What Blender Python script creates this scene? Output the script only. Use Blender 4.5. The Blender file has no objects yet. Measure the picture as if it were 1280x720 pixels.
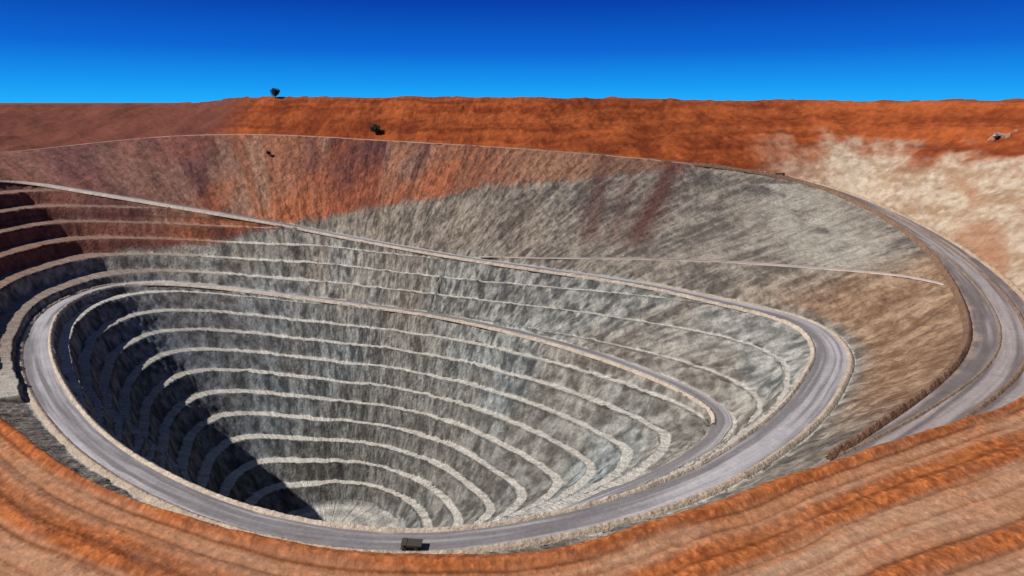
import bpy, bmesh, math, random
import numpy as np
from mathutils import Vector, Matrix
random.seed(4); rng = np.random.RandomState(7)
scene = bpy.context.scene
scene.view_settings.view_transform = 'Standard'
scene.view_settings.look = 'None'
scene.view_settings.exposure = 0

# ------------------------------------------------------------ noise helpers
TAB = rng.rand(8, 256, 256).astype(np.float32)
def vnoise(x, y, s=0):
    x = np.asarray(x, float); y = np.asarray(y, float)
    xi = np.floor(x).astype(int); yi = np.floor(y).astype(int)
    fx = x - xi; fy = y - yi
    fx = fx*fx*(3-2*fx); fy = fy*fy*(3-2*fy)
    T = TAB[s % 8]
    xa = xi & 255; xb = (xi+1) & 255; ya = yi & 255; yb = (yi+1) & 255
    return (T[xa,ya]*(1-fx)+T[xb,ya]*fx)*(1-fy)+(T[xa,yb]*(1-fx)+T[xb,yb]*fx)*fy
def fbm(x, y, s=0, o=4):
    t = 0; a = .5; n = 0
    ca, sa = math.cos(.65), math.sin(.65)
    for i in range(o):
        t = t + a*vnoise(x+17.3*i, y+9.1*i, s+i); n += a; a *= .5
        x, y = 2*(x*ca-y*sa), 2*(x*sa+y*ca)
    return t/n
def fbs(x, y, s=0, o=4):   # un-rotated version, for streaks
    t = 0; a = .5; n = 0
    for i in range(o):
        t = t + a*vnoise(x*2**i+17.3*i, y*2**i+9.1*i, s+i); n += a; a *= .5
    return t/n
def sst(a, b, x):
    t = np.clip((x-a)/(b-a), 0, 1); return t*t*(3-2*t)
def mixc(a, b, t):
    return a*(1-t[..., None])+b*t[..., None]
def C(r, g, b): return np.array([r, g, b], float)

# ------------------------------------------------------------ survey of the mine (world metres: x, y, depth, width)
CX, CY = -126.0, 350.0
RAMP = [(-370,230,62,2),(-430,300,64,6),(-500,390,67,8),(-545,510,70,9),(-518,623,75,10),(-430,612,85,10),(-341,589,94,11),
 (-220,555,106,11),(-175,548,113,11),(-52,485,120,11),(37,457,126,12),(96,438,130,13),(146,408,134,15),(190,374,137,18),
 (187,330,139,20),(168,299,140,20),(135,257,141,19),(84,214,143,16),(38,192,145,14),(0,181,146,13),(-39,177,147,13),
 (-91,189,149,13),(-143,214,150,14),(-204,256,151,15),(-274,324,152,17),(-325,390,152.5,16),(-359,460,153,13),
 (-348,519,154,11),(-279,523,156,9),(-161,486,158,8.5),(-56,452,160,8.5),(34,401,163,9),(91,354,166,10),(117,322,169,11),
 (116,298,171,10),(84,267,173,7),(41,246,178,5),(0,232,183,4),(-60,228,187,4),(-120,236,191,4),(-175,262,196,4),
 (-215,310,202,3),(-225,360,207,2)]
UPPER = [(-480,230,50,2),(-610,400,50,4),(-640,560,52,5),(-577,701,55,6),(-417,711,38,6),(-268,681,33,6),(-140,640,37,6),(0,603,42,5),
 (100,590,49,6),(165,580,55,9),(264,565,68,13),(302,498,84,18),(301,415,97,26),(275,334,106,34),(240,273,111,34),
 (198,232,114,30),(146,196,117,26),(100,168,119,20),(45,142,124,12),(-20,132,128,8),(-100,145,131,6),(-180,175,134,2)]
LEDGE = [(-60,486,120.3,2),(0,479,120,3),(51,473,119,5),(137,460,117,6),(222,419,113,6),(262,372,107,5),(266,335,107,2)]
PLAT = [(-720,400,16),(-770,600,10),(-770,760,6),(-700,880,4),(-520,870,2),(-390,810,0),(-330,765,-5),(-250,740,-6),(-150,712,-5),(0,690,-4.5),
 (150,685,-3),(240,690,-1.5),(330,670,-1),(410,590,-1),(455,470,0),(460,350,4),(420,230,15),(320,130,30),(200,60,42),(90,30,48),
 (0,15,50),(-110,20,52),(-250,20,52),(-430,40,44),(-620,200,26)]

def catmull(P, n=24, closed=False):
    P = np.array(P, float); out = []
    m = len(P)
    rngk = range(m) if closed else range(m-1)
    for i in rngk:
        if closed: p0,p1,p2,p3 = P[(i-1)%m],P[i],P[(i+1)%m],P[(i+2)%m]
        else: p0,p1,p2,p3 = P[max(i-1,0)],P[i],P[i+1],P[min(i+2,m-1)]
        for t in np.linspace(0,1,n,endpoint=False):
            out.append(.5*((2*p1)+(-p0+p2)*t+(2*p0-5*p1+4*p2-p3)*t*t+(-p0+3*p1-3*p2+p3)*t**3))
    if not closed: out.append(P[-1])
    return np.array(out)

def polar(xy):
    th = np.unwrap(np.arctan2(xy[:,1]-CY, xy[:,0]-CX)); r = np.hypot(xy[:,0]-CX, xy[:,1]-CY)
    return th, r
def smooth(a, k):
    ker = np.ones(k)/k
    p = np.concatenate([np.repeat(a[:1],k//2,0), a, np.repeat(a[-1:],k//2,0)])
    if a.ndim == 1: return np.convolve(p, ker, 'valid')[:len(a)]
    return np.stack([np.convolve(p[:,i], ker, 'valid')[:len(a)] for i in range(a.shape[1])],1)

class Line:
    def __init__(s, pts, kind):
        s.kind = kind
        d = smooth(catmull(pts), 25); s.d = d
        t = np.gradient(d[:,:2], axis=0); t /= np.linalg.norm(t,axis=1)[:,None]+1e-9
        nrm = np.stack([-t[:,1], t[:,0]],1)
        rad = d[:,:2]-np.array([CX,CY])
        sg = np.sign((nrm*rad).sum(1)); sg = np.where(sg==0,1,sg)
        s.out = nrm*np.median(sg)
        s.edges = []
        for side in (-1, 1):
            e = d[:,:2]+s.out*side*(d[:,3:4]/2+1.0)
            th, r = polar(e)
            if th[-1] < th[0]: th = -np.maximum.accumulate(-th+np.arange(len(th))*1e-7)
            else: th = np.maximum.accumulate(th+np.arange(len(th))*1e-7)
            s.edges.append((th, r, -d[:,2]))
        for k in range(-3, 4):
            if abs(s.edges[1][0][0]+2*math.pi*k-s.edges[0][0][0]) < math.pi:
                s.edges[1] = (s.edges[1][0]+2*math.pi*k,)+s.edges[1][1:]; break
        s.asc = [(e if e[0][-1] > e[0][0] else tuple(a[::-1].copy() for a in e)) for e in s.edges]
    def cross(s, th):
        res = []
        lo = max(e[0][0] for e in s.asc); hi = min(e[0][-1] for e in s.asc)
        f = math.radians(9 if s.kind=='B' else 18)
        for k in range(-3, 4):
            q = th+2*math.pi*k
            if not (lo <= q <= hi): continue
            rr = [(np.interp(q,t,r), np.interp(q,t,z)) for t,r,z in s.asc]
            w = float(sst(0, f, min(q-lo, hi-q)))
            res.append([rr[0][0], rr[0][1], rr[1][0], rr[1][1], s.kind, w])
        return res
ramp, upper, ledge = Line(RAMP,'R'), Line(UPPER,'U'), Line(LEDGE,'B')
pd = catmull(PLAT, 24, True); pth = np.arctan2(pd[:,1]-CY, pd[:,0]-CX); pr = np.hypot(pd[:,0]-CX, pd[:,1]-CY)
o = np.argsort(pth); pth, pr, pz = pth[o], pr[o], -pd[o,2]
pth = np.concatenate([pth-2*math.pi, pth, pth+2*math.pi]); pr = np.tile(pr,3); pz = np.tile(pz,3)
FLOOR = -285.0

NT, NR = 2200, 700
TH = np.radians(-90)+np.arange(NT)*2*math.pi/NT
NIN, NOUT = 10, 60
ROWS = NIN+NR+NOUT
R = np.zeros((NT, ROWS)); Z = np.zeros((NT, ROWS)); RU = np.zeros(NT); RRO = np.zeros(NT); SL = np.zeros((NT,ROWS))
lev = np.arange(-273, -60, 12.6)
PROF = []; RF = np.zeros(NT); RP = np.zeros(NT); ZP = np.zeros(NT)
for i, th in enumerate(TH):
    c, s = math.cos(th), math.sin(th)
    rf = 1/math.sqrt((c/52)**2+(s/38)**2)
    rp = float(np.interp(th, pth, pr)); zp = float(np.interp(th, pth, pz))
    X = ramp.cross(th)+upper.cross(th)+ledge.cross(th)
    strong = sorted([x for x in X if x[5] > .999], key=lambda x: x[0])
    er = [rf]; ez = [FLOOR]
    for x in strong: er += [x[0], x[2]]; ez += [x[1], x[3]]
    er.append(rp); ez.append(zp)
    er = np.array(er); ez = np.array(ez); ezm = np.maximum.accumulate(ez+np.arange(len(ez))*1e-4)
    for x in X:
        if x[5] <= .999:
            re = np.interp((x[1]+x[3])/2, ezm, er)
            x[0] = re*(1-x[5])+x[0]*x[5]; x[2] = (re+.2)*(1-x[5])+x[2]*x[5]
    X.sort(key=lambda x: x[0]+x[2])
    U = [x for x in X if x[4]=='U']; RU[i] = U[-1][2] if U else 1e9
    Q = [x for x in X if x[4]=='R']; RRO[i] = Q[-1][2] if Q else 0
    items = [[rf-1, FLOOR, rf, FLOOR, 'F', 1]]+X+[[rp, zp, rp+1, zp, 'P', 1]]
    br = [rf]; bz = [FLOOR]
    lx_ = -c; leftness = min(max((lx_-.25)/.5,0),1)
    for a, b in zip(items[:-1], items[1:]):
        r0, z0, r1, z1 = a[2], a[3], b[0], b[1]
        if b[4] == 'R' and z1-z0 > 14 and r1-r0 > 8:
            per = (r1-r0)*12.6/(z1-z0)
            for L in lev:
                if z0 < L < z1:
                    m_ = min(L-z0, z1-L); e = min(max((m_-1.0)/4.5,0),1)
                    cap = 6.4+3*leftness
                    if z1 > -149: cap = 3.4+35*leftness
                    w = min(max(per-12.6*.27, 3.4), cap, per*.78)*e
                    rc = r0+(r1-r0)*(L-z0)/(z1-z0)
                    if w > .3:      # crest, flat, then a short scree apron before the steep face
                        ap = min(2.5, max(per-w-5, 0)*.5)*e
                        br += [rc-w/2, rc+w/2, rc+w/2+ap]; bz += [L, L+.1, L+.1+ap*.55]
        if b[4] != 'P': br += [b[0], b[2]]; bz += [b[1], b[3]]
        else: br += [b[0]]; bz += [b[1]]
    PROF.append((np.maximum.accumulate(np.array(br)+np.arange(len(br))*.02), np.array(bz)))
    RF[i], RP[i], ZP[i] = rf, rp, zp
    R[i,:NIN] = rf*np.linspace(0.02, .97, NIN); Z[i,:NIN] = FLOOR
    R[i,NIN:NIN+NR] = np.linspace(rf, rp, NR)
    R[i,NIN+NR:] = rp+1.5*(16000/1.5)**(np.linspace(0,1,NOUT+1)[1:])
cT = np.cos(TH)[:,None]; sT = np.sin(TH)[:,None]
XX = CX+R*cT; YY = CY+R*sT
wall = slice(NIN, NIN+NR)
xw, yw, rw = XX[:,wall], YY[:,wall], R[:,wall]
rb = 60*1.25**np.floor(np.log(rw/60)/math.log(1.25))      # keeps gully width constant with radius
ug = TH[:,None]*rb
D = (fbm(xw/26, yw/26, 1, 3)-.5)*4.0+(fbm(xw/6, yw/6, 2, 3)-.5)*1.6
D *= sst(0, 8, rw-RF[:,None])
for i in range(NT):
    br, bz = PROF[i]; q = rw[i]+D[i]
    Z[i,wall] = np.interp(q, br, bz)
    SL[i,wall] = (np.interp(q+.5, br, bz)-np.interp(q-.5, br, bz))/1.0
    d = R[i,NIN+NR:]-RP[i]
    tgt = -44+sst(150,900,d)*30 if sT[i,0] < 0 else -5.0
    Z[i,NIN+NR:] = ZP[i]+(tgt-ZP[i])*sst(5, 260, d)
steep = sst(.12, .5, SL)
orangeM = sst(-2, 3, R-RU[:,None])
Z += (fbm(XX/7, YY/7, 5, 3)-.5)*(.3+2.0*steep)
Z[:,wall] += (fbs(ug/4.5+Z[:,wall]/60, Z[:,wall]/26, 6, 2)-.5)*2.2*steep[:,wall]*(1-orangeM[:,wall])
Z[:,wall] += (fbm(xw/2.6, yw/2.6, 3, 2)-.5)*1.3*steep[:,wall]*(1-orangeM[:,wall])
far = sst(0, 1, (R-RP[:,None]+18)/30)
Z += far*((fbm(XX/40, YY/40, 6, 3)-.45)*5.0+(sst(.6,.8,fbm(XX/16, YY/16, 2, 2)))*1.5)*(1-sst(1500, 5000, R))
Z += orangeM*(1-far)*((fbm(XX/15, YY/15, 2, 3)-.5)*3.0+(fbm(XX/38, YY/38, 4, 2)-.5)*9)
H = -Z
# ---- rock colouring from geology, plus painted pit shade (zones in world space)
lvl = np.floor((273+12.6-H)/12.6+ .02); lvl = np.where((H > 104) & (R < RRO[:,None]-3), lvl, 15)
UU = TH[:,None]*(55+lvl*12.6*1.35)+lvl*37.0
nbig = fbm(XX/90, YY/90, 1, 4); nmid = fbm(XX/22, YY/22, 3, 4)
strk = fbs(UU/6, H/24, 4, 3); strkb = fbs(UU/36, H/160+YY/400, 6, 3); fine = fbm(XX/4, YY/4, 2, 3)
blk = fbm(UU/3.2, H/4, 5, 2)
gm = .36*strk+.24*fine+.4*blk
grey = mixc(C(.105,.107,.103)+0*XX[...,None], C(.38,.37,.335), sst(.33,.67,gm))
grey = mixc(grey, mixc(C(.17,.125,.09)+0*XX[...,None],C(.33,.26,.20),sst(.3,.7,gm)), sst(.48,.7,nbig)*.5)
grey = grey*(1-.30*sst(175, 265, H))[...,None]  # pit shade painted into the grey, stronger with depth
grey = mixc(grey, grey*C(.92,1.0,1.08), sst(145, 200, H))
above = sst(-2, 6, R-RRO[:,None])
grey = mixc(grey, mixc(C(.125,.10,.082)+0*XX[...,None],C(.30,.245,.19),sst(.3,.7,gm+(nmid-.5)*.5)), above*.75)
grey = mixc(grey, grey*C(.55,.59,.70), (1-sst(-280,-110,XX))*sst(125,175,H))     # shade painted into the rock of the deep west wall
pale = mixc(C(.34,.22,.14)+0*XX[...,None], C(.50,.405,.30), sst(.35,.65,.35*nmid+.35*fine+.3*fbs(H/5+nmid*2,XX/60,2,3)))
pale = mixc(pale, C(.34,.16,.09), sst(.5,.64,fbm(XX/50,YY/50+H/20,3,3))*.75)
red = mixc(C(.29,.12,.07)+0*XX[...,None], C(.11,.045,.043), sst(.44,.58,strkb))
red = mixc(red, C(.33,.20,.135), sst(.50,.64,fbs(UU/14,H/90,2,3))*.6)
red = mixc(red, C(.36,.105,.04), sst(.45,.62,nbig)*.55)
red = mixc(red, C(.15,.066,.058), (1-sst(-380,-250,XX))*.7)
red = red*(.74+.52*sst(.3,.7,.3*fine+.3*blk+.4*strk))[...,None]
strata = fbs(H/3.5+nmid*3, XX/120, 3, 3)
orange = mixc(C(.17,.034,.011)+0*XX[...,None], C(.37,.09,.025), sst(.30,.70,.4*nmid+.2*fine+.4*strata))
orange = mixc(orange, C(.16,.052,.034)*(.7+.6*nmid[...,None]), 1-sst(-350,-290,XX))
xb = [-900,-600,-330,-262,-245,-200,-162,-90,-29,165,250,400]; hb = [165,150,130,122,112,106,100,86,73,57,50,45]
bnd = np.interp(XX+(nmid-.5)*30, xb, hb)
mred = sst(-3, 3, bnd-H+(fine-.5)*8)
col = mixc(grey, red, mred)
tanw = mixc(C(.22,.115,.07)+0*XX[...,None], C(.34,.21,.135), .5*strk+.5*fine)
col = mixc(col, tanw, mred*sst(-80,40,XX)*.75)
dy = np.exp(-((XX-128+(H-80)*.9)/12)**2)+.7*np.exp(-((XX-75+(H-80)*.4)/10)**2)+.5*np.exp(-((XX-100+(H-80)*.6)/7)**2)
col = mixc(col, C(.11,.045,.038), np.clip(dy,0,1)*(1-sst(104,118,H))*sst(.3,.55,strk+.2)*(YY>430)*.9)
col = mixc(col, C(.40,.37,.31), (np.exp(-((XX-240)/28)**2)*sst(.4,.6,nmid+.06)*(H>70)*(H<140)*(R>RRO[:,None])*.75))
col = mixc(col, mixc(C(.19,.105,.06)+0*XX[...,None],C(.36,.235,.15),sst(.3,.7,gm)), sst(0,14,R-RRO[:,None])*sst(120,180,XX)*(1-sst(375,430,YY))*.95)
oz = mixc(orange, pale, sst(215,290,XX+(nbig-.5)*60)*sst(30,54,H+(nmid-.5)*46))
col = mixc(col, oz, orangeM)
wo = (1-orangeM)
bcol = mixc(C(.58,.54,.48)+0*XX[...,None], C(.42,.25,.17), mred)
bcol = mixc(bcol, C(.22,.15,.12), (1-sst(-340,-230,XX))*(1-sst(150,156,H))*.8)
bcol = mixc(bcol, bcol*.72, (1-sst(-280,-170,XX))*sst(156,175,H))  # painted shade on the deep west ledges
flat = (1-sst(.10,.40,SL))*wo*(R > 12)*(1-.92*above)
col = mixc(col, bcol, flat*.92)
ring = np.abs(((R-0)/13)%1-.5)*2
col = mixc(col, bcol*C(.50,.52,.55), (H>283)*(ring>.45)*.85*(R<RF[:,None]+2))
plat = sst(-3, 10, R-RP[:,None])
col = mixc(col, mixc(C(.28,.075,.026)+0*XX[...,None], C(.13,.07,.035), sst(.5,.7,nbig)), plat)
col *= (1+(.30-.15*orangeM)*(fine-.5))[...,None]
ALPHA = 1-.45*orangeM

def grid_mesh(name, X, Y, Z, col, uv=None, wrap=False, alpha=None):
    n, m = X.shape
    me = bpy.data.meshes.new(name)
    co = np.stack([X,Y,Z],-1).reshape(-1,3).astype(np.float32)
    ii = np.arange(n if wrap else n-1); jj = np.arange(m-1)
    I, J = np.meshgrid(ii, jj, indexing='ij'); I2 = (I+1) % n
    f = np.stack([I*m+J, I*m+J+1, I2*m+J+1, I2*m+J],-1).reshape(-1,4).astype(np.int32)
    a,b,c_ = co[f[len(f)//2][0]],co[f[len(f)//2][1]],co[f[len(f)//2][2]]
    if np.cross(b-a,c_-a)[2] < 0: f = f[:,::-1].copy()
    me.vertices.add(len(co)); me.vertices.foreach_set('co', co.ravel())
    me.loops.add(f.size); me.loops.foreach_set('vertex_index', f.ravel())
    me.polygons.add(len(f)); me.polygons.foreach_set('loop_start', (np.arange(len(f))*4).astype(np.int32))
    me.update(calc_edges=True)
    me.polygons.foreach_set('use_smooth', np.ones(len(f),dtype=bool))
    if col is not None:
        at = me.color_attributes.new('rock', 'FLOAT_COLOR', 'POINT')
        cc = np.ones((len(co),4),np.float32); cc[:,:3] = np.clip(col,0,1).reshape(-1,3)
        if alpha is not None: cc[:,3] = alpha.ravel()
        at.data.foreach_set('color', cc.ravel())
    if uv is not None:
        at = me.attributes.new('survey', 'FLOAT_VECTOR', 'POINT')
        v = np.zeros((len(co),3),np.float32); v[:,0] = uv[0].ravel(); v[:,1] = uv[1].ravel()
        at.data.foreach_set('vector', v.ravel())
    ob = bpy.data.objects.new(name, me); scene.collection.objects.link(ob)
    return ob

# ------------------------------------------------------------ materials
def mat_rock(name, attr=True, base=(.4,.4,.4), vec='survey', sc=(.35,.12), amp=.5, bump=.5, bdist=.8, fine_sc=2.0, det=2):
    m = bpy.data.materials.new(name); m.use_nodes = True; nt = m.node_tree; N = nt.nodes; L = nt.links
    b = N['Principled BSDF']; b.inputs['Roughness'].default_value = .95; b.inputs['Specular IOR Level'].default_value = .1
    if attr:
        a = N.new('ShaderNodeAttribute'); a.attribute_name = 'rock'; src = a.outputs['Color']
    else:
        a = N.new('ShaderNodeRGB'); a.outputs[0].default_value = (*base,1); src = a.outputs[0]
    g = N.new('ShaderNodeTexCoord')
    if vec == 'survey':
        t = N.new('ShaderNodeAttribute'); t.attribute_name = 'survey'; tv = t.outputs['Vector']
    else: tv = g.outputs['Object']
    mp = N.new('ShaderNodeMapping'); L.new(tv, mp.inputs[0]); mp.inputs['Scale'].default_value = (sc[0], sc[1], sc[0])
    n1 = N.new('ShaderNodeTexNoise'); n1.inputs['Scale'].default_value = 1; n1.inputs['Detail'].default_value = det; n1.inputs['Roughness'].default_value = .65
    L.new(mp.outputs[0], n1.inputs[0])
    n2 = N.new('ShaderNodeTexNoise'); n2.inputs['Scale'].default_value = fine_sc; n2.inputs['Detail'].default_value = det+1; n2.inputs['Roughness'].default_value = .7
    L.new(g.outputs['Object'], n2.inputs[0])
    ad = N.new('ShaderNodeMath'); ad.operation = 'ADD'; L.new(n1.outputs[0], ad.inputs[0]); L.new(n2.outputs[0], ad.inputs[1])
    mr = N.new('ShaderNodeMapRange'); L.new(ad.outputs[0], mr.inputs[0])
    mr.inputs[1].default_value = .7; mr.inputs[2].default_value = 1.3; mr.inputs[3].default_value = 1-amp; mr.inputs[4].default_value = 1+amp
    res = mr.outputs[0]
    bp = N.new('ShaderNodeBump'); bp.inputs['Strength'].default_value = bump; bp.inputs['Distance'].default_value = bdist
    if attr:
        lm = N.new('ShaderNodeMix'); lm.data_type = 'FLOAT'; lm.inputs[2].default_value = 1.0
        L.new(a.outputs['Alpha'], lm.inputs[0]); L.new(res, lm.inputs[3]); res = lm.outputs[0]
        bm_ = N.new('ShaderNodeMath'); bm_.operation = 'MULTIPLY'; bm_.inputs[1].default_value = bump
        L.new(a.outputs['Alpha'], bm_.inputs[0]); L.new(bm_.outputs[0], bp.inputs['Strength'])
    mx = N.new('ShaderNodeVectorMath'); mx.operation = 'SCALE'; L.new(src, mx.inputs[0]); L.new(res, mx.inputs['Scale'])
    L.new(mx.outputs[0], b.inputs['Base Color'])
    L.new(ad.outputs[0], bp.inputs['Height']); L.new(bp.outputs[0], b.inputs['Normal'])
    return m
m_pit = mat_rock('pit_rock', amp=.42, sc=(.36,.19), fine_sc=.5, bump=.85, bdist=1.6, det=3)
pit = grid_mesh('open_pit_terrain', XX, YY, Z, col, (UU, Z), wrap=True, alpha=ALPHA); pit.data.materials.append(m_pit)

def ground_z(x, y):
    th = math.atan2(y-CY, x-CX)
    while th < TH[0]: th += 2*math.pi
    i = int(round((th-TH[0])/(2*math.pi/NT))) % NT
    return float(np.interp(math.hypot(x-CX,y-CY), R[i], Z[i]))

# ------------------------------------------------------------ haul roads (ribbons) and safety berms
def ribbon(name, line, i0, i1, mat, lift=.45, wmul=1.0, tint=(1,1,1), contrast=1.0):
    d = line.d[i0:i1]; o = line.out[i0:i1]
    k = np.arange(0, len(d)-1, .25); idx = np.arange(len(d))
    X0 = np.interp(k,idx,d[:,0]); Y0 = np.interp(k,idx,d[:,1]); H0 = np.interp(k,idx,d[:,2]); W = np.interp(k,idx,d[:,3])*wmul
    ox = np.interp(k,idx,o[:,0]); oy = np.interp(k,idx,o[:,1])
    n = 31; t = np.linspace(-.5,.5,n)
    s = np.concatenate([[0],np.cumsum(np.hypot(np.diff(X0),np.diff(Y0)))])
    wob = (fbm(s/14, s*0+3, 1, 3)-.5)*2.2
    off = t[None]*W[:,None]+wob[:,None]*np.abs(t[None]*2)
    X = X0[:,None]+ox[:,None]*off; Y = Y0[:,None]+oy[:,None]*off
    Zr = -H0[:,None]+lift+(.5-np.abs(t[None]))*.3-.5*(np.abs(t[None])>.49)
    S = s[:,None]+0*X; T = t[None]*W[:,None]+0*X
    n1 = fbs(T/1.6, S/70, 3, 3); n2 = fbm(X/9, Y/9, 2, 3); n3 = fbs(T/5, S/160, 5, 2)
    q = sst(.5-.2/contrast,.5+.2/contrast,.5*n1+.5*n3)
    c = mixc(C(.20,.185,.19)+0*X[...,None], C(.42,.40,.415), q)
    c = mixc(c, C(.43,.35,.29), sst(.36,.5,np.abs(t)[None]+(n2-.5)*.3)*.8)
    c = c*np.array(tint)*(.85+.3*n2)[...,None]
    ob = grid_mesh(name, X, Y, Zr, c, (T, S)); ob.data.materials.append(mat)
    return ob
m_road = mat_rock('haul_road_gravel', amp=.2, sc=(.8,.03), fine_sc=.6, bump=.3, bdist=.4)
ribbon('haul_road', ramp, 30, 24*36+12, m_road, contrast=1.5)
ribbon('haul_road', upper, 24*8+18, 24*17, m_road, tint=(.78,.71,.67), contrast=2.2)
ribbon('bench_track', ledge, 14, len(ledge.d)-10, m_road, wmul=.9, tint=(1.2,1.1,1))
ribbon('bench_track', upper, 50, 24*8+16, m_road, wmul=.8, tint=(1.08,.78,.6))

def berm(name, line, i0, i1, side, hgt, wid, c0, mat, off=0.0):
    d = line.d[i0:i1]; o = line.out[i0:i1]
    k = np.arange(0, len(d)-1, .12); idx = np.arange(len(d))
    X0 = np.interp(k,idx,d[:,0]); Y0 = np.interp(k,idx,d[:,1]); H0 = np.interp(k,idx,d[:,2]); W = np.interp(k,idx,d[:,3])
    ox = np.interp(k,idx,o[:,0]); oy = np.interp(k,idx,o[:,1])
    s = np.concatenate([[0],np.cumsum(np.hypot(np.diff(X0),np.diff(Y0)))])
    t = np.linspace(-1,1,9); prof = np.clip(1-np.abs(t),0,1)**.8
    off_ = side*(W/2-wid*.15+off)[:,None]+t[None]*wid/2
    X = X0[:,None]+ox[:,None]*off_; Y = Y0[:,None]+oy[:,None]*off_
    hh = hgt*(.7+.6*fbm(s/4, s*0, 2, 3))
    Zr = -H0[:,None]+prof[None]*hh[:,None]*(.85+.4*vnoise(X/1.3,Y/1.3,4))-.3*(np.abs(t)>.9)[None]+.1
    nn = fbm(X/4,Y/4,3,3)
    c = c0[None,None]*(.75+.5*nn)[...,None]
    ob = grid_mesh(name, X, Y, Zr, c, (s[:,None]+0*X, t[None]*wid+0*X)); ob.data.materials.append(mat)
m_berm = mat_rock('berm_rubble', amp=.35, sc=(.8,.8), fine_sc=.8, bump=.6, bdist=.8)
berm('safety_berm', ramp, 30, 24*34, -1, 1.5, 3.2, C(.50,.41,.33), m_berm)
berm('safety_berm', ramp, 24*11, 24*27, 1, 1.4, 4.0, C(.44,.35,.27), m_berm)
berm('safety_berm', upper, 24*9, 24*17-6, -1, 2.4, 4.6, C(.20,.12,.08), m_berm)
berm('safety_berm', upper, 24*9+10, 24*17-6, 1, 1.8, 4.5, C(.42,.30,.21), m_berm)
berm('safety_berm', upper, 24*11, 24*17-6, 1, 1.3, 3.2, C(.22,.15,.11), m_berm, off=-9)
berm('safety_berm', upper, 24*12, 24*17-6, 1, 1.0, 2.4, C(.24,.18,.13), m_berm, off=-20)

# ------------------------------------------------------------ near dirt bench (viewpoint side)
LIP = [(-330,60),(-200,84),(-130,92),(-90,79),(-54,56.5),(-36,44),(-20,37.3),(-8,35.2),(3.4,35.9),(9.5,38.2),(16.4,41.2),(24,45),(53,57.5),(100,84),(180,120),(300,170)]
lp = smooth(catmull([(x,y,0) for x,y in LIP], 400), 301)
s = np.concatenate([[0],np.cumsum(np.hypot(np.diff(lp[:,0]),np.diff(lp[:,1])))])
dist = np.hypot(lp[:,0], lp[:,1]-20)
dens = 1/np.clip((dist/60)**1.6*.1, .1, 3); cum = np.concatenate([[0],np.cumsum(.5*(dens[1:]+dens[:-1])*np.diff(s))])
ns = int(cum[-1]); sq = np.interp(np.linspace(0,cum[-1],ns), cum, s)
lx = np.interp(sq, s, lp[:,0]); ly = np.interp(sq, s, lp[:,1])
tx = np.gradient(lx, sq); ty = np.gradient(ly, sq); l = np.hypot(tx,ty); tx/=l; ty/=l
tt = np.concatenate([np.linspace(-12,-1.5,24)[:-1], np.linspace(-1.5,26,300), 26+np.geomspace(.3,40,20)])
X = lx[:,None]+ty[:,None]*tt[None]; Y = ly[:,None]-tx[:,None]*tt[None]
S = sq[:,None]+0*X
T = tt[None]+(fbm(S/22, tt[None]/14+0*S, 1, 2)-.5)*2.0+0*X
z = -30+0*X
z = np.where(tt[None] < 0, -30+np.maximum(tt[None],-5)*4+np.minimum(tt[None]+5,0)*1.5, z)
z += .4*np.exp(-((T-.5)/.6)**2)*(.8+.4*fbm(S/2,T/2,2,2))
ruts = [(2.6,.25,-.10),(3.3,.3,.07),(5.2,.5,.16),(6.3,.25,-.09),(8.1,.25,-.09),(9.2,.35,.07),(11.3,.6,.17),(12.6,.3,-.10),(14.6,.3,-.10),(16.5,.6,.17),(19,.3,-.10),(22,.6,.17)]
for c0,w0,a0 in ruts: z += a0*np.exp(-((T-c0)/w0)**2)*(.8+.4*fbm(S/4,T*0+c0,3,2))
n1 = fbm(S/5,T/1.1,2,3); n2 = fbm(X/.45,Y/.45,5,3); n3 = fbm(X/5,Y/5,6,3); n4 = fbs(S/30, T/.35, 3, 3)
band = np.interp(T, [-3,0,.9,1.5,2.0,3.0,3.7,4.6,5.7,6.2,7.6,9,10.5,11,12,12.6,15.6,16.2,17.2,17.8,21,22,23,26],
                    [1,1,.95,.55,.35,.35,.85,1,.95,.3,.15,.2,.3,1,.95,.25,.2,1,.9,.2,.2,.9,.3,.2])
band = np.clip(band+(n1-.5)*.6+(n3-.5)*.7, 0, 1)
peb = sst(.62,.72,fbm(X/.26,Y/.26,1,2))*(.3+.7*band)
z += (fbm(X/1.1,Y/1.1,4,2)-.5)*(.06+.10*band)+(fbm(X/7,Y/7,5,2)-.5)*.35+peb*.06
tanc = mixc(C(.40,.20,.108)+0*X[...,None], C(.49,.30,.185), sst(.3,.7,.5*n3+.5*n4))
oc = mixc(C(.27,.072,.02)+0*X[...,None], C(.43,.135,.042), sst(.3,.7,.5*n1+.5*n2))
cf = mixc(tanc, oc, band)
dk = 0*X  # rut and ridge shadows, painted as dark soil lines
for c0,w0,a0 in ((1.35,.16,.8),(2.6,.14,.5),(4.6,.2,.7),(6.3,.16,.6),(8.1,.13,.4),(10.6,.2,.8),(12.5,.16,.6),(14.6,.13,.4),(15.8,.2,.8),(19,.18,.6),(21.3,.25,.7)):
    dk = np.maximum(dk, a0*np.exp(-((T-c0+(n3-.5)*.4)/w0)**2)*sst(.2,.6,n1+.1))
cf = mixc(cf, C(.14,.045,.016), dk)
cf = mixc(cf, cf*1.25, peb)
cf *= (.78+.44*n2)[...,None]
fg = grid_mesh('dirt_ground', X, Y, z, cf, (S, T))
m_fg = mat_rock('dirt_track_soil', amp=.26, sc=(1.3,1.8), fine_sc=5.0, bump=.6, bdist=.08, det=3); fg.data.materials.append(m_fg)

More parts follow.
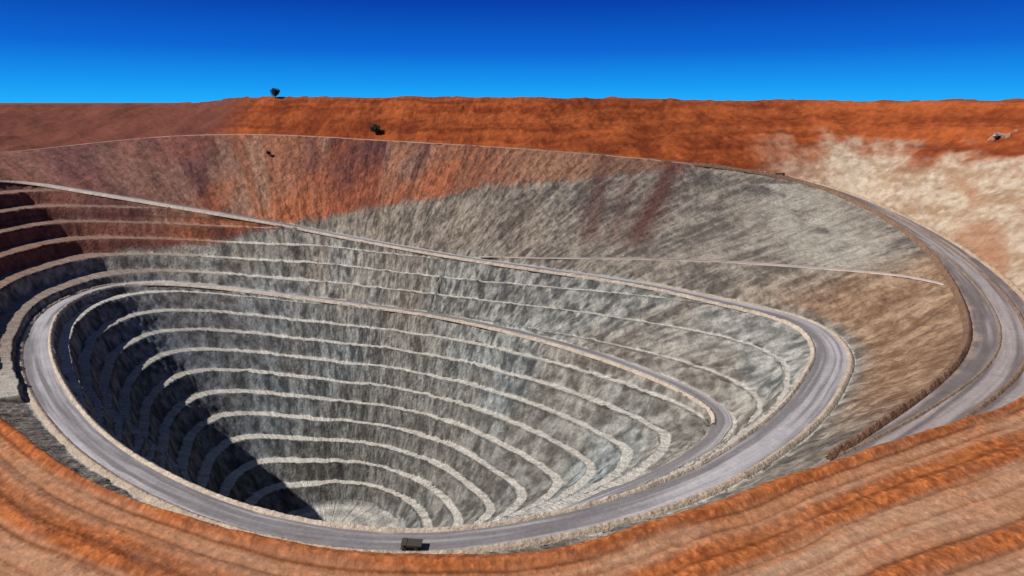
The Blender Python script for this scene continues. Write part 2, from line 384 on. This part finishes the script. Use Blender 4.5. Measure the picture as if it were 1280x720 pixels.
# ------------------------------------------------------------ vehicles, trees
def simple_mat(name, c, rough=.6, sc=1.5):
    m = bpy.data.materials.new(name); m.use_nodes = True; nt = m.node_tree; b = nt.nodes['Principled BSDF']
    n = nt.nodes.new('ShaderNodeTexNoise'); n.inputs['Scale'].default_value = sc
    r = nt.nodes.new('ShaderNodeValToRGB'); r.color_ramp.elements[0].color = (*[v*.65 for v in c],1); r.color_ramp.elements[1].color = (*[min(1,v*1.2) for v in c],1)
    tc = nt.nodes.new('ShaderNodeTexCoord'); nt.links.new(tc.outputs['Object'], n.inputs[0])
    nt.links.new(n.outputs[0], r.inputs[0]); nt.links.new(r.outputs[0], b.inputs['Base Color']); b.inputs['Roughness'].default_value = rough
    return m
def dump_truck(loc, heading, body, sc=1.0):
    bm = bmesh.new()
    def hull(pts, mi):
        vs = [bm.verts.new(p) for p in pts]
        for q in ((0,3,2,1),(4,5,6,7),(0,1,5,4),(1,2,6,5),(2,3,7,6),(3,0,4,7)):
            f = bm.faces.new([vs[i] for i in q]); f.material_index = mi
    def box(x0,x1,y0,y1,z0,z1,mi): hull([(x0,y0,z0),(x1,y0,z0),(x1,y1,z0),(x0,y1,z0),(x0,y0,z1),(x1,y0,z1),(x1,y1,z1),(x0,y1,z1)],mi)
    box(-4.6,4.6,-1.1,1.1,1.3,1.9,1)
    hull([(-5.2,-2.5,2.6),(2.2,-2.3,2.0),(2.2,2.3,2.0),(-5.2,2.5,2.6),(-5.6,-2.8,3.6),(2.8,-2.8,4.0),(2.8,2.8,4.0),(-5.6,2.8,3.6)],0)
    box(2.4,5.2,-2.8,2.8,4.0,4.2,0)
    hull([(2.9,-2.2,1.7),(5.2,-2.2,1.4),(5.2,2.2,1.4),(2.9,2.2,1.7),(2.9,-2.2,2.7),(5.1,-2.2,2.6),(5.1,2.2,2.6),(2.9,2.2,2.7)],0)
    box(3.2,4.9,.3,2.1,2.75,3.95,0); box(3.4,4.95,.5,1.95,3.1,3.75,2)
    box(5.15,5.5,-2.4,2.4,1.0,1.5,1)
    for x,y in ((3.6,-2.2),(3.6,2.2),(-2.8,-2.3),(-2.8,2.3),(-2.8,-1.3),(-2.8,1.3)):
        g = bmesh.ops.create_cone(bm, cap_ends=True, segments=20, radius1=1.15, radius2=1.15, depth=.8, matrix=Matrix.Translation((x,y,1.15))@Matrix.Rotation(math.pi/2,4,'X'))
        for f in {f for v in g['verts'] for f in v.link_faces}: f.material_index = 1
    bmesh.ops.recalc_face_normals(bm, faces=bm.faces)
    bmesh.ops.bevel(bm, geom=[e for e in bm.edges if e.calc_length()>1.2], offset=.05, segments=1, affect='EDGES')
    me = bpy.data.meshes.new('dump_truck'); bm.to_mesh(me); bm.free()
    for m in (body, m_tyre, m_glass): me.materials.append(m)
    ob = bpy.data.objects.new('dump_truck', me); scene.collection.objects.link(ob)
    ob.location = loc; ob.rotation_euler = (0,0,heading); ob.scale = (sc,)*3
m_tyre = simple_mat('rubber', (.03,.03,.03), .9); m_glass = simple_mat('dark_glass', (.03,.04,.05), .15)
m_dark = simple_mat('dusty_dark_paint', (.07,.06,.05)); m_white = simple_mat('dusty_white_paint', (.62,.56,.5))
def on_line(line, x): return line.d[x], line.out[x]
i = 24*20-3; d, o = on_line(ramp, i); tg = ramp.d[i+2]-ramp.d[i-2]
dump_truck((d[0], d[1]-3.2, -d[2]+.6), math.atan2(tg[1],tg[0]), m_dark, .66)
i = 24*10-4; d, o = on_line(upper, i); tg = upper.d[i+2]-upper.d[i-2]
dump_truck((d[0], d[1], -d[2]+.6), math.atan2(tg[1],tg[0]), m_dark, .8)

m_bark = simple_mat('bark', (.12,.08,.05), .9); m_leaf = simple_mat('eucalypt_foliage', (.045,.06,.025), .8, 4)
def tree(name, x, y, hgt, wid, sink=.3):
    bm = bmesh.new()
    def limb(p, q, r0, r1):
        v = Vector(q)-Vector(p); mtx = Matrix.Translation((Vector(p)+Vector(q))/2)@v.to_track_quat('Z','Y').to_matrix().to_4x4()
        bmesh.ops.create_cone(bm, cap_ends=True, segments=7, radius1=r0, radius2=r1, depth=v.length, matrix=mtx)
    limb((0,0,-sink),(0,0,hgt*.35),hgt*.04,hgt*.028)
    cl = []
    for k in range(10):
        a = k*2.4; q = (math.cos(a)*wid*.3*random.uniform(.3,1), math.sin(a)*wid*.3*random.uniform(.3,1), hgt*random.uniform(.35,.82))
        limb((0,0,hgt*random.uniform(.15,.3)), q, hgt*.018, hgt*.006); cl.append((Vector(q), wid*random.uniform(.18,.28)))
    nb = len(bm.faces)
    for c, r in cl:
        for _ in range(190):
            v = Vector((random.gauss(0,1),random.gauss(0,1),random.gauss(0,.8))); v = v.normalized()*r*random.uniform(.3,1.1)**.6
            p = c+v; q = Matrix.Rotation(random.uniform(0,6.28),3,Vector((random.random()-.5,random.random()-.5,random.random()-.5)).normalized()); sz = hgt*.035
            bm.faces.new([bm.verts.new(p+q@Vector(w)*sz) for w in ((-1,-.5,0),(1,-.5,0),(1.1,.6,.2),(-.9,.6,0))])
    bm.faces.ensure_lookup_table()
    for f in bm.faces[nb:]: f.material_index = 1
    me = bpy.data.meshes.new(name); bm.to_mesh(me); bm.free(); me.materials.append(m_bark); me.materials.append(m_leaf)
    ob = bpy.data.objects.new(name, me); scene.collection.objects.link(ob); ob.location = (x,y,ground_z(x,y))
tree('gum_tree', -275, 744, 12, 13)
tree('gum_tree', -142, 655, 12, 12)
tree('saltbush_shrub', -252, 645, 7, 5)

def rubble(name, x0, y0, n, spread, smin, smax, mat):
    bm = bmesh.new()
    for _ in range(n):
        x = x0+random.gauss(0,spread); y = y0+random.gauss(0,spread); r = random.uniform(smin,smax)
        gz = ground_z(x,y)
        g = bmesh.ops.create_icosphere(bm, subdivisions=2, radius=r, matrix=Matrix.Translation((x,y,gz+r*.1)))
        for v in g['verts']:
            k = float(fbm(v.co.x/r*.9, v.co.y/r*.9+v.co.z/r, 2, 2)); v.co += (v.co-Vector((x,y,gz)))*(k-.5)*.9
    me = bpy.data.meshes.new(name); bm.to_mesh(me); bm.free(); me.materials.append(mat)
    ob = bpy.data.objects.new(name, me); scene.collection.objects.link(ob)
m_boul = mat_rock('pale_boulder', attr=False, base=(.38,.2,.12), vec='obj', sc=(1,1), fine_sc=1, amp=.3)
rubble('boulders', 404, 512, 6, 7, 1.2, 2.8, m_boul)
dump_truck((398,512,ground_z(398,512)+.3), 2.8, m_white, .9)

# ------------------------------------------------------------ sun and sky
sdir = Vector((-.97, -.24, 0)).normalized(); el = math.radians(43.5)
sv = Vector((sdir.x*math.cos(el), sdir.y*math.cos(el), math.sin(el)))
sun = bpy.data.lights.new('sun','SUN'); sun.energy = 4.8; sun.angle = math.radians(.5); sun.color = (1,.96,.90)
so = bpy.data.objects.new('sun', sun); scene.collection.objects.link(so); so.rotation_euler = sv.to_track_quat('Z','Y').to_euler(); so.location = (0,0,300)
w = bpy.data.worlds.new('World'); scene.world = w; w.use_nodes = True; nt = w.node_tree; N = nt.nodes; L = nt.links
bg = N['Background']; bg.inputs[1].default_value = .1
sky = N.new('ShaderNodeTexSky'); sky.sky_type = 'NISHITA'; sky.sun_disc = False; sky.sun_elevation = el; sky.sun_rotation = math.atan2(sdir.x, sdir.y)
sky.air_density = .7; sky.dust_density = 0; sky.ozone_density = 4; sky.altitude = 400
tc = N.new('ShaderNodeTexCoord'); sp = N.new('ShaderNodeSeparateXYZ'); L.new(tc.outputs['Generated'], sp.inputs[0])
rp = N.new('ShaderNodeValToRGB'); L.new(sp.outputs[2], rp.inputs[0]); cr = rp.color_ramp
cr.elements[0].position = 0; cr.elements[0].color = (.006,.42,.98,1)
cr.elements[1].position = 1; cr.elements[1].color = (.03,.06,.14,1)
for p,c in ((.025,(.002,.31,.90,1)),(.075,(.0,.13,.66,1)),(.14,(.0,.05,.42,1)),(.3,(.006,.035,.2,1)),(.55,(.02,.05,.14,1))):
    e = cr.elements.new(p); e.color = c
sc_ = N.new('ShaderNodeVectorMath'); sc_.operation = 'SCALE'; sc_.inputs['Scale'].default_value = 10; L.new(rp.outputs[0], sc_.inputs[0])
mx = N.new('ShaderNodeMix'); mx.data_type = 'RGBA'; mx.inputs[0].default_value = .985
L.new(sky.outputs[0], mx.inputs[6]); L.new(sc_.outputs[0], mx.inputs[7]); L.new(mx.outputs[2], bg.inputs[0])

# ------------------------------------------------------------ camera
cam = bpy.data.cameras.new('camera'); cam.sensor_width = 36; cam.lens = 36*763/1280; cam.clip_end = 40000; cam.clip_start = .5
co = bpy.data.objects.new('camera', cam); scene.collection.objects.link(co); co.location = (0,0,0)
co.rotation_euler = (math.radians(90-16.9), 0, 0); scene.camera = co
